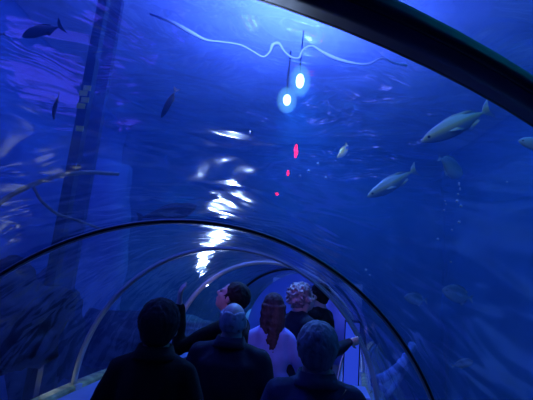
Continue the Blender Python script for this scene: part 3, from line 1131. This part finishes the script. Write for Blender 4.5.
# ------------------------------------------------------------------ bubbles
Mb, nt, out = mat('bubble')
g_ = nt.nodes.new('ShaderNodeBsdfGlossy')
g_.inputs['Roughness'].default_value = .15
df = nt.nodes.new('ShaderNodeBsdfDiffuse')
df.inputs[0].default_value = (.9, .95, 1, 1)
mx = nt.nodes.new('ShaderNodeMixShader')
mx.inputs[0].default_value = .4
nt.links.new(df.outputs[0], mx.inputs[1])
nt.links.new(g_.outputs[0], mx.inputs[2])
nt.links.new(mx.outputs[0], out.inputs[0])
bub = [(459, 184), (460, 189), (458, 194), (445, 201), (446, 204), (444, 210), (457, 201), (461, 206), (459, 222), (452, 230), (438, 239), (451, 262), (507, 182),
       (246, 218), (253, 210), (318, 164), (309, 171), (326, 178), (300, 176), (250, 132), (370, 275), (366, 270)]
bms = None
for i, (px, py) in enumerate(bub):
    right = px > 400
    r = random.uniform(.007, .013)
    if bms is None:
        bm = bmesh.new()
        ball(bm, (0, 0, 0), .01, seg=14, ring=10)
        o = build('air_bubble', bm, Mb)
        bms = o
    else:
        o = bms.copy()
        COL.objects.link(o)
    k = r / .01
    o.scale = (k, k, k * (2.2 if (px, py) in ((459, 184), (460, 189), (250, 132)) else 1))
    o.location = at(px, py, 3.4)
    if right:
        tag(o, 'small pale bubble rising in the dark water below the large silver fish', 'bubble', 'bubbles on the right')
    else:
        tag(o, 'tiny pale bubble in the blue water between the bright streak and the yellow fish', 'bubble', 'bubbles in the middle')

# ------------------------------------------------------------------ tunnel end and box
c, d, h = frame(5.45)
bm = bmesh.new()
K = 30
outl = [(-R + .03, 0.0)] + [(-(R - .03) * math.cos(PI * k / K), ZB + (R - .03) * math.sin(PI * k / K)) for k in range(K + 1)] + [(R - .03, 0.0), (.55, 0.0), (.55, 1.72), (-.35, 1.72), (-.35, 0.0)]
fa = [bm.verts.new(d * a + h * 0 + Vector((0, 0, z))) for a, z in outl]
fb = [bm.verts.new(d * a + h * .12 + Vector((0, 0, z))) for a, z in outl]
bm.faces.new(fa)
bm.faces.new(fb[::-1])
for i in range(len(fa)):
    bm.faces.new((fa[i], fb[i], fb[(i + 1) % len(fa)], fa[(i + 1) % len(fa)]))
bmesh.ops.triangulate(bm, faces=[f for f in bm.faces if len(f.verts) > 4])
structure(build('wall_end', bm, principled('end_wall_paint', (.14, .2, .55), .7), smooth=False, loc=c))
bm = bmesh.new()
box(bm, (-1.2, 0, 0), (1.2, .1, 1.85), Matrix.Translation(c + h * 1.0) @ Matrix.Rotation(math.atan2(d.y, d.x), 4, 'Z'))
structure(build('wall_lobby', bm, principled('lobby_paint', (.6, .6, .8), .8), smooth=False))

c, d, h = frame(2.95)
root = empty('display_box', c + d * 1.28 + Vector((0, 0, ZB - .02)), (0, 0, math.atan2(d.y, d.x)))
tag(root, 'purple box standing on the right ledge beyond the grey haired visitor', 'box')
bm = bmesh.new()
box(bm, (-.10, -.2, 0), (.10, .2, .30))
bmesh.ops.bevel(bm, geom=bm.edges[:], offset=.008, segments=2, affect='EDGES')
build('case', bm, principled('purple_paint', (.42, .3, .75), .5), root, smooth=False)
bm = bmesh.new()
box(bm, (-.11, -.21, .30), (.11, .21, .325))
bmesh.ops.bevel(bm, geom=bm.edges[:], offset=.006, segments=2, affect='EDGES')
build('lid', bm, principled('pale_lid', (.6, .65, .95), .5), root, smooth=False)
#@@END@@

# ------------------------------------------------------------------ lights
def light(kind, name, loc, energy, col, target=None, size=0.3, spot=60, size_y=None, blend=.6):
    ld = bpy.data.lights.new(name, kind)
    ld.energy = energy
    ld.color = col
    if kind == 'AREA':
        ld.size = size
        if size_y:
            ld.shape = 'RECTANGLE'
            ld.size_y = size_y
    elif kind == 'SPOT':
        ld.spot_size = math.radians(spot)
        ld.spot_blend = blend
        ld.shadow_soft_size = size
    else:
        ld.shadow_soft_size = size
    o = bpy.data.objects.new(name, ld)
    COL.objects.link(o)
    o.location = loc
    if target is not None:
        o.rotation_euler = (Vector(target) - Vector(loc)).to_track_quat('-Z', 'Y').to_euler()
    return o


light('AREA', 'tank_light_left', (-2.5, 4, 6.3), 340, (0.06, 0.085, 1.0), (-3, 4.5, 0), 4, size_y=8)
light('AREA', 'tank_light_right', (4.2, 5, 6.3), 84, (0.0, 0.62, 0.95), (4.5, 6, 0), 3, size_y=9)
light('AREA', 'tank_light_middle', (0.5, 8, 6.3), 150, (0.06, 0.38, 1.0), (0.5, 8.5, 0), 3, size_y=5)
light('AREA', 'hall_light', (0.2, 6, 5.2), 800, (0.06, 0.13, 1.0), (0.2, 6.5, 9), 2)
light('SPOT', 'overhead_fill', (-0.2, 1.4, 3.8), 480, (0.20, 0.30, 1.0), at(270, 40, 3.4), .06, spot=64)  # unseen spot added to brighten the wavy line and upper water
light('SPOT', 'fish_fill', (0.9, 0.9, 3.8), 28, (0.30, 0.8, 1.0), at(440, 150, 3.3), .06, spot=50)  # unseen spot added to brighten the fish at right
light('SPOT', 'tunnel_lamp', (-.82, 6.9, 1.5), 110, (0.42, 0.60, 1.0), (-.25, 2.6, 2.02), 0.05, spot=27, blend=.9)
light('POINT', 'tunnel_end_light', (1.9, 9.1, 1.1), 16, (0.18, 0.22, 1.0), None, 0.3)
light('SPOT', 'tunnel_fill_spot', (.12, 1.9, 1.98), 9, (0.28, 0.26, 1.0), at(272, 345, 2.75), .04, spot=26)  # unseen spots from here on, added to brighten single visitors, box, arches and ledge
light('SPOT', 'tunnel_fill_spot', (-.80, 2.1, 1.93), 5, (0.55, 0.2, 1.0), at(226, 297, 2.75), .04, spot=22)
light('SPOT', 'tunnel_fill_spot', (.2, 2.6, 1.98), 3.2, (0.6, 0.25, 1.0), at(308, 296, 3.3), .04, spot=22)
light('SPOT', 'tunnel_fill_spot', (.75, 3.3, 1.78), 3, (0.4, 0.25, 1.0), c + d * 1.28 + Vector((0, 0, ZB + .2)), .04, spot=40)
light('SPOT', 'tunnel_fill_spot', (-.1, 5.4, 1.9), 14, (0.5, 0.42, 1.0), at(206, 283, 6.2), .04, spot=34)
light('SPOT', 'tunnel_fill_spot', (-.95, 3.0, 1.75), 7, (0.16, 0.2, 1.0), (-1.5, 3.3, ZB), .05, spot=60)
light('SPOT', 'tunnel_fill_spot', (-.75, 3.3, 1.5), 3.5, (0.5, 0.7, 0.8), at(80, 350, 4.1), .05, spot=36)
light('SPOT', 'tank_far_fill', (-1.8, 8.0, 3.5), 260, (0.03, 0.5, 1.0), (-2.6, 12.5, .3), 0.3, spot=80)  # unseen teal spot added to light the far rocks
light('POINT', 'tank_side_fill', (-3.6, 6.2, 2.9), 40, (0.10, 0.07, 1.0), None, 1.0)  # unseen violet light added for the columns at left
cl, dl, hl = frame(2.93)
light('POINT', 'ledge_fill', cl - dl * 1.66 + Vector((0, 0, ZB + .10)), 0.3, (0.7, 0.85, 0.7), None, 0.08)  # unseen point light added to brighten the arch foot
for p_ in (F1, F2):
    light('SPOT', 'floodlight_glow', p_ + (Vector((0, 0, ZC)) - p_).normalized() * .06, 200, (0.10, 0.34, 1.0), (1.0, 1.8, 0), .06, spot=60, blend=.8)

# glowing panel added in place of the lit tunnel end
pl_ = at(352, 345, 4.9)
root = empty('glow_panel', (pl_.x, pl_.y, ZB - .02), (0, 0, math.radians(-12)))
tag(root, 'bright blue glow panel standing in for the lit tunnel end, behind the grey haired visitor', 'glow panel')
bm = bmesh.new()
box(bm, (-.10, -.03, 0), (.10, .03, .84))
bmesh.ops.bevel(bm, geom=bm.edges[:], offset=.008, segments=2, affect='EDGES')
build('case', bm, M_blue_seal, root, smooth=False)
bm = bmesh.new()
box(bm, (-.085, -.036, .03), (.085, -.028, .81))
build('glow_face', bm, emission('panel_glow', (.03, .085, 1.0), .6), root, smooth=False)

# world
w = bpy.data.worlds.new('world')
S.world = w
w.use_nodes = True
w.node_tree.nodes['Background'].inputs[0].default_value = (0.01, 0.02, 0.06, 1)
w.node_tree.nodes['Background'].inputs[1].default_value = 0.2

S.view_settings.view_transform = 'Standard'
S.view_settings.look = 'None'
S.view_settings.exposure = 0.0
S.view_settings.gamma = 1
S.view_settings.use_curve_mapping = False
S.cycles.use_denoising = True
S.cycles.max_bounces = 8
S.cycles.transparent_max_bounces = 16
S.cycles.volume_bounces = 1
S.cycles.sample_clamp_indirect = 4
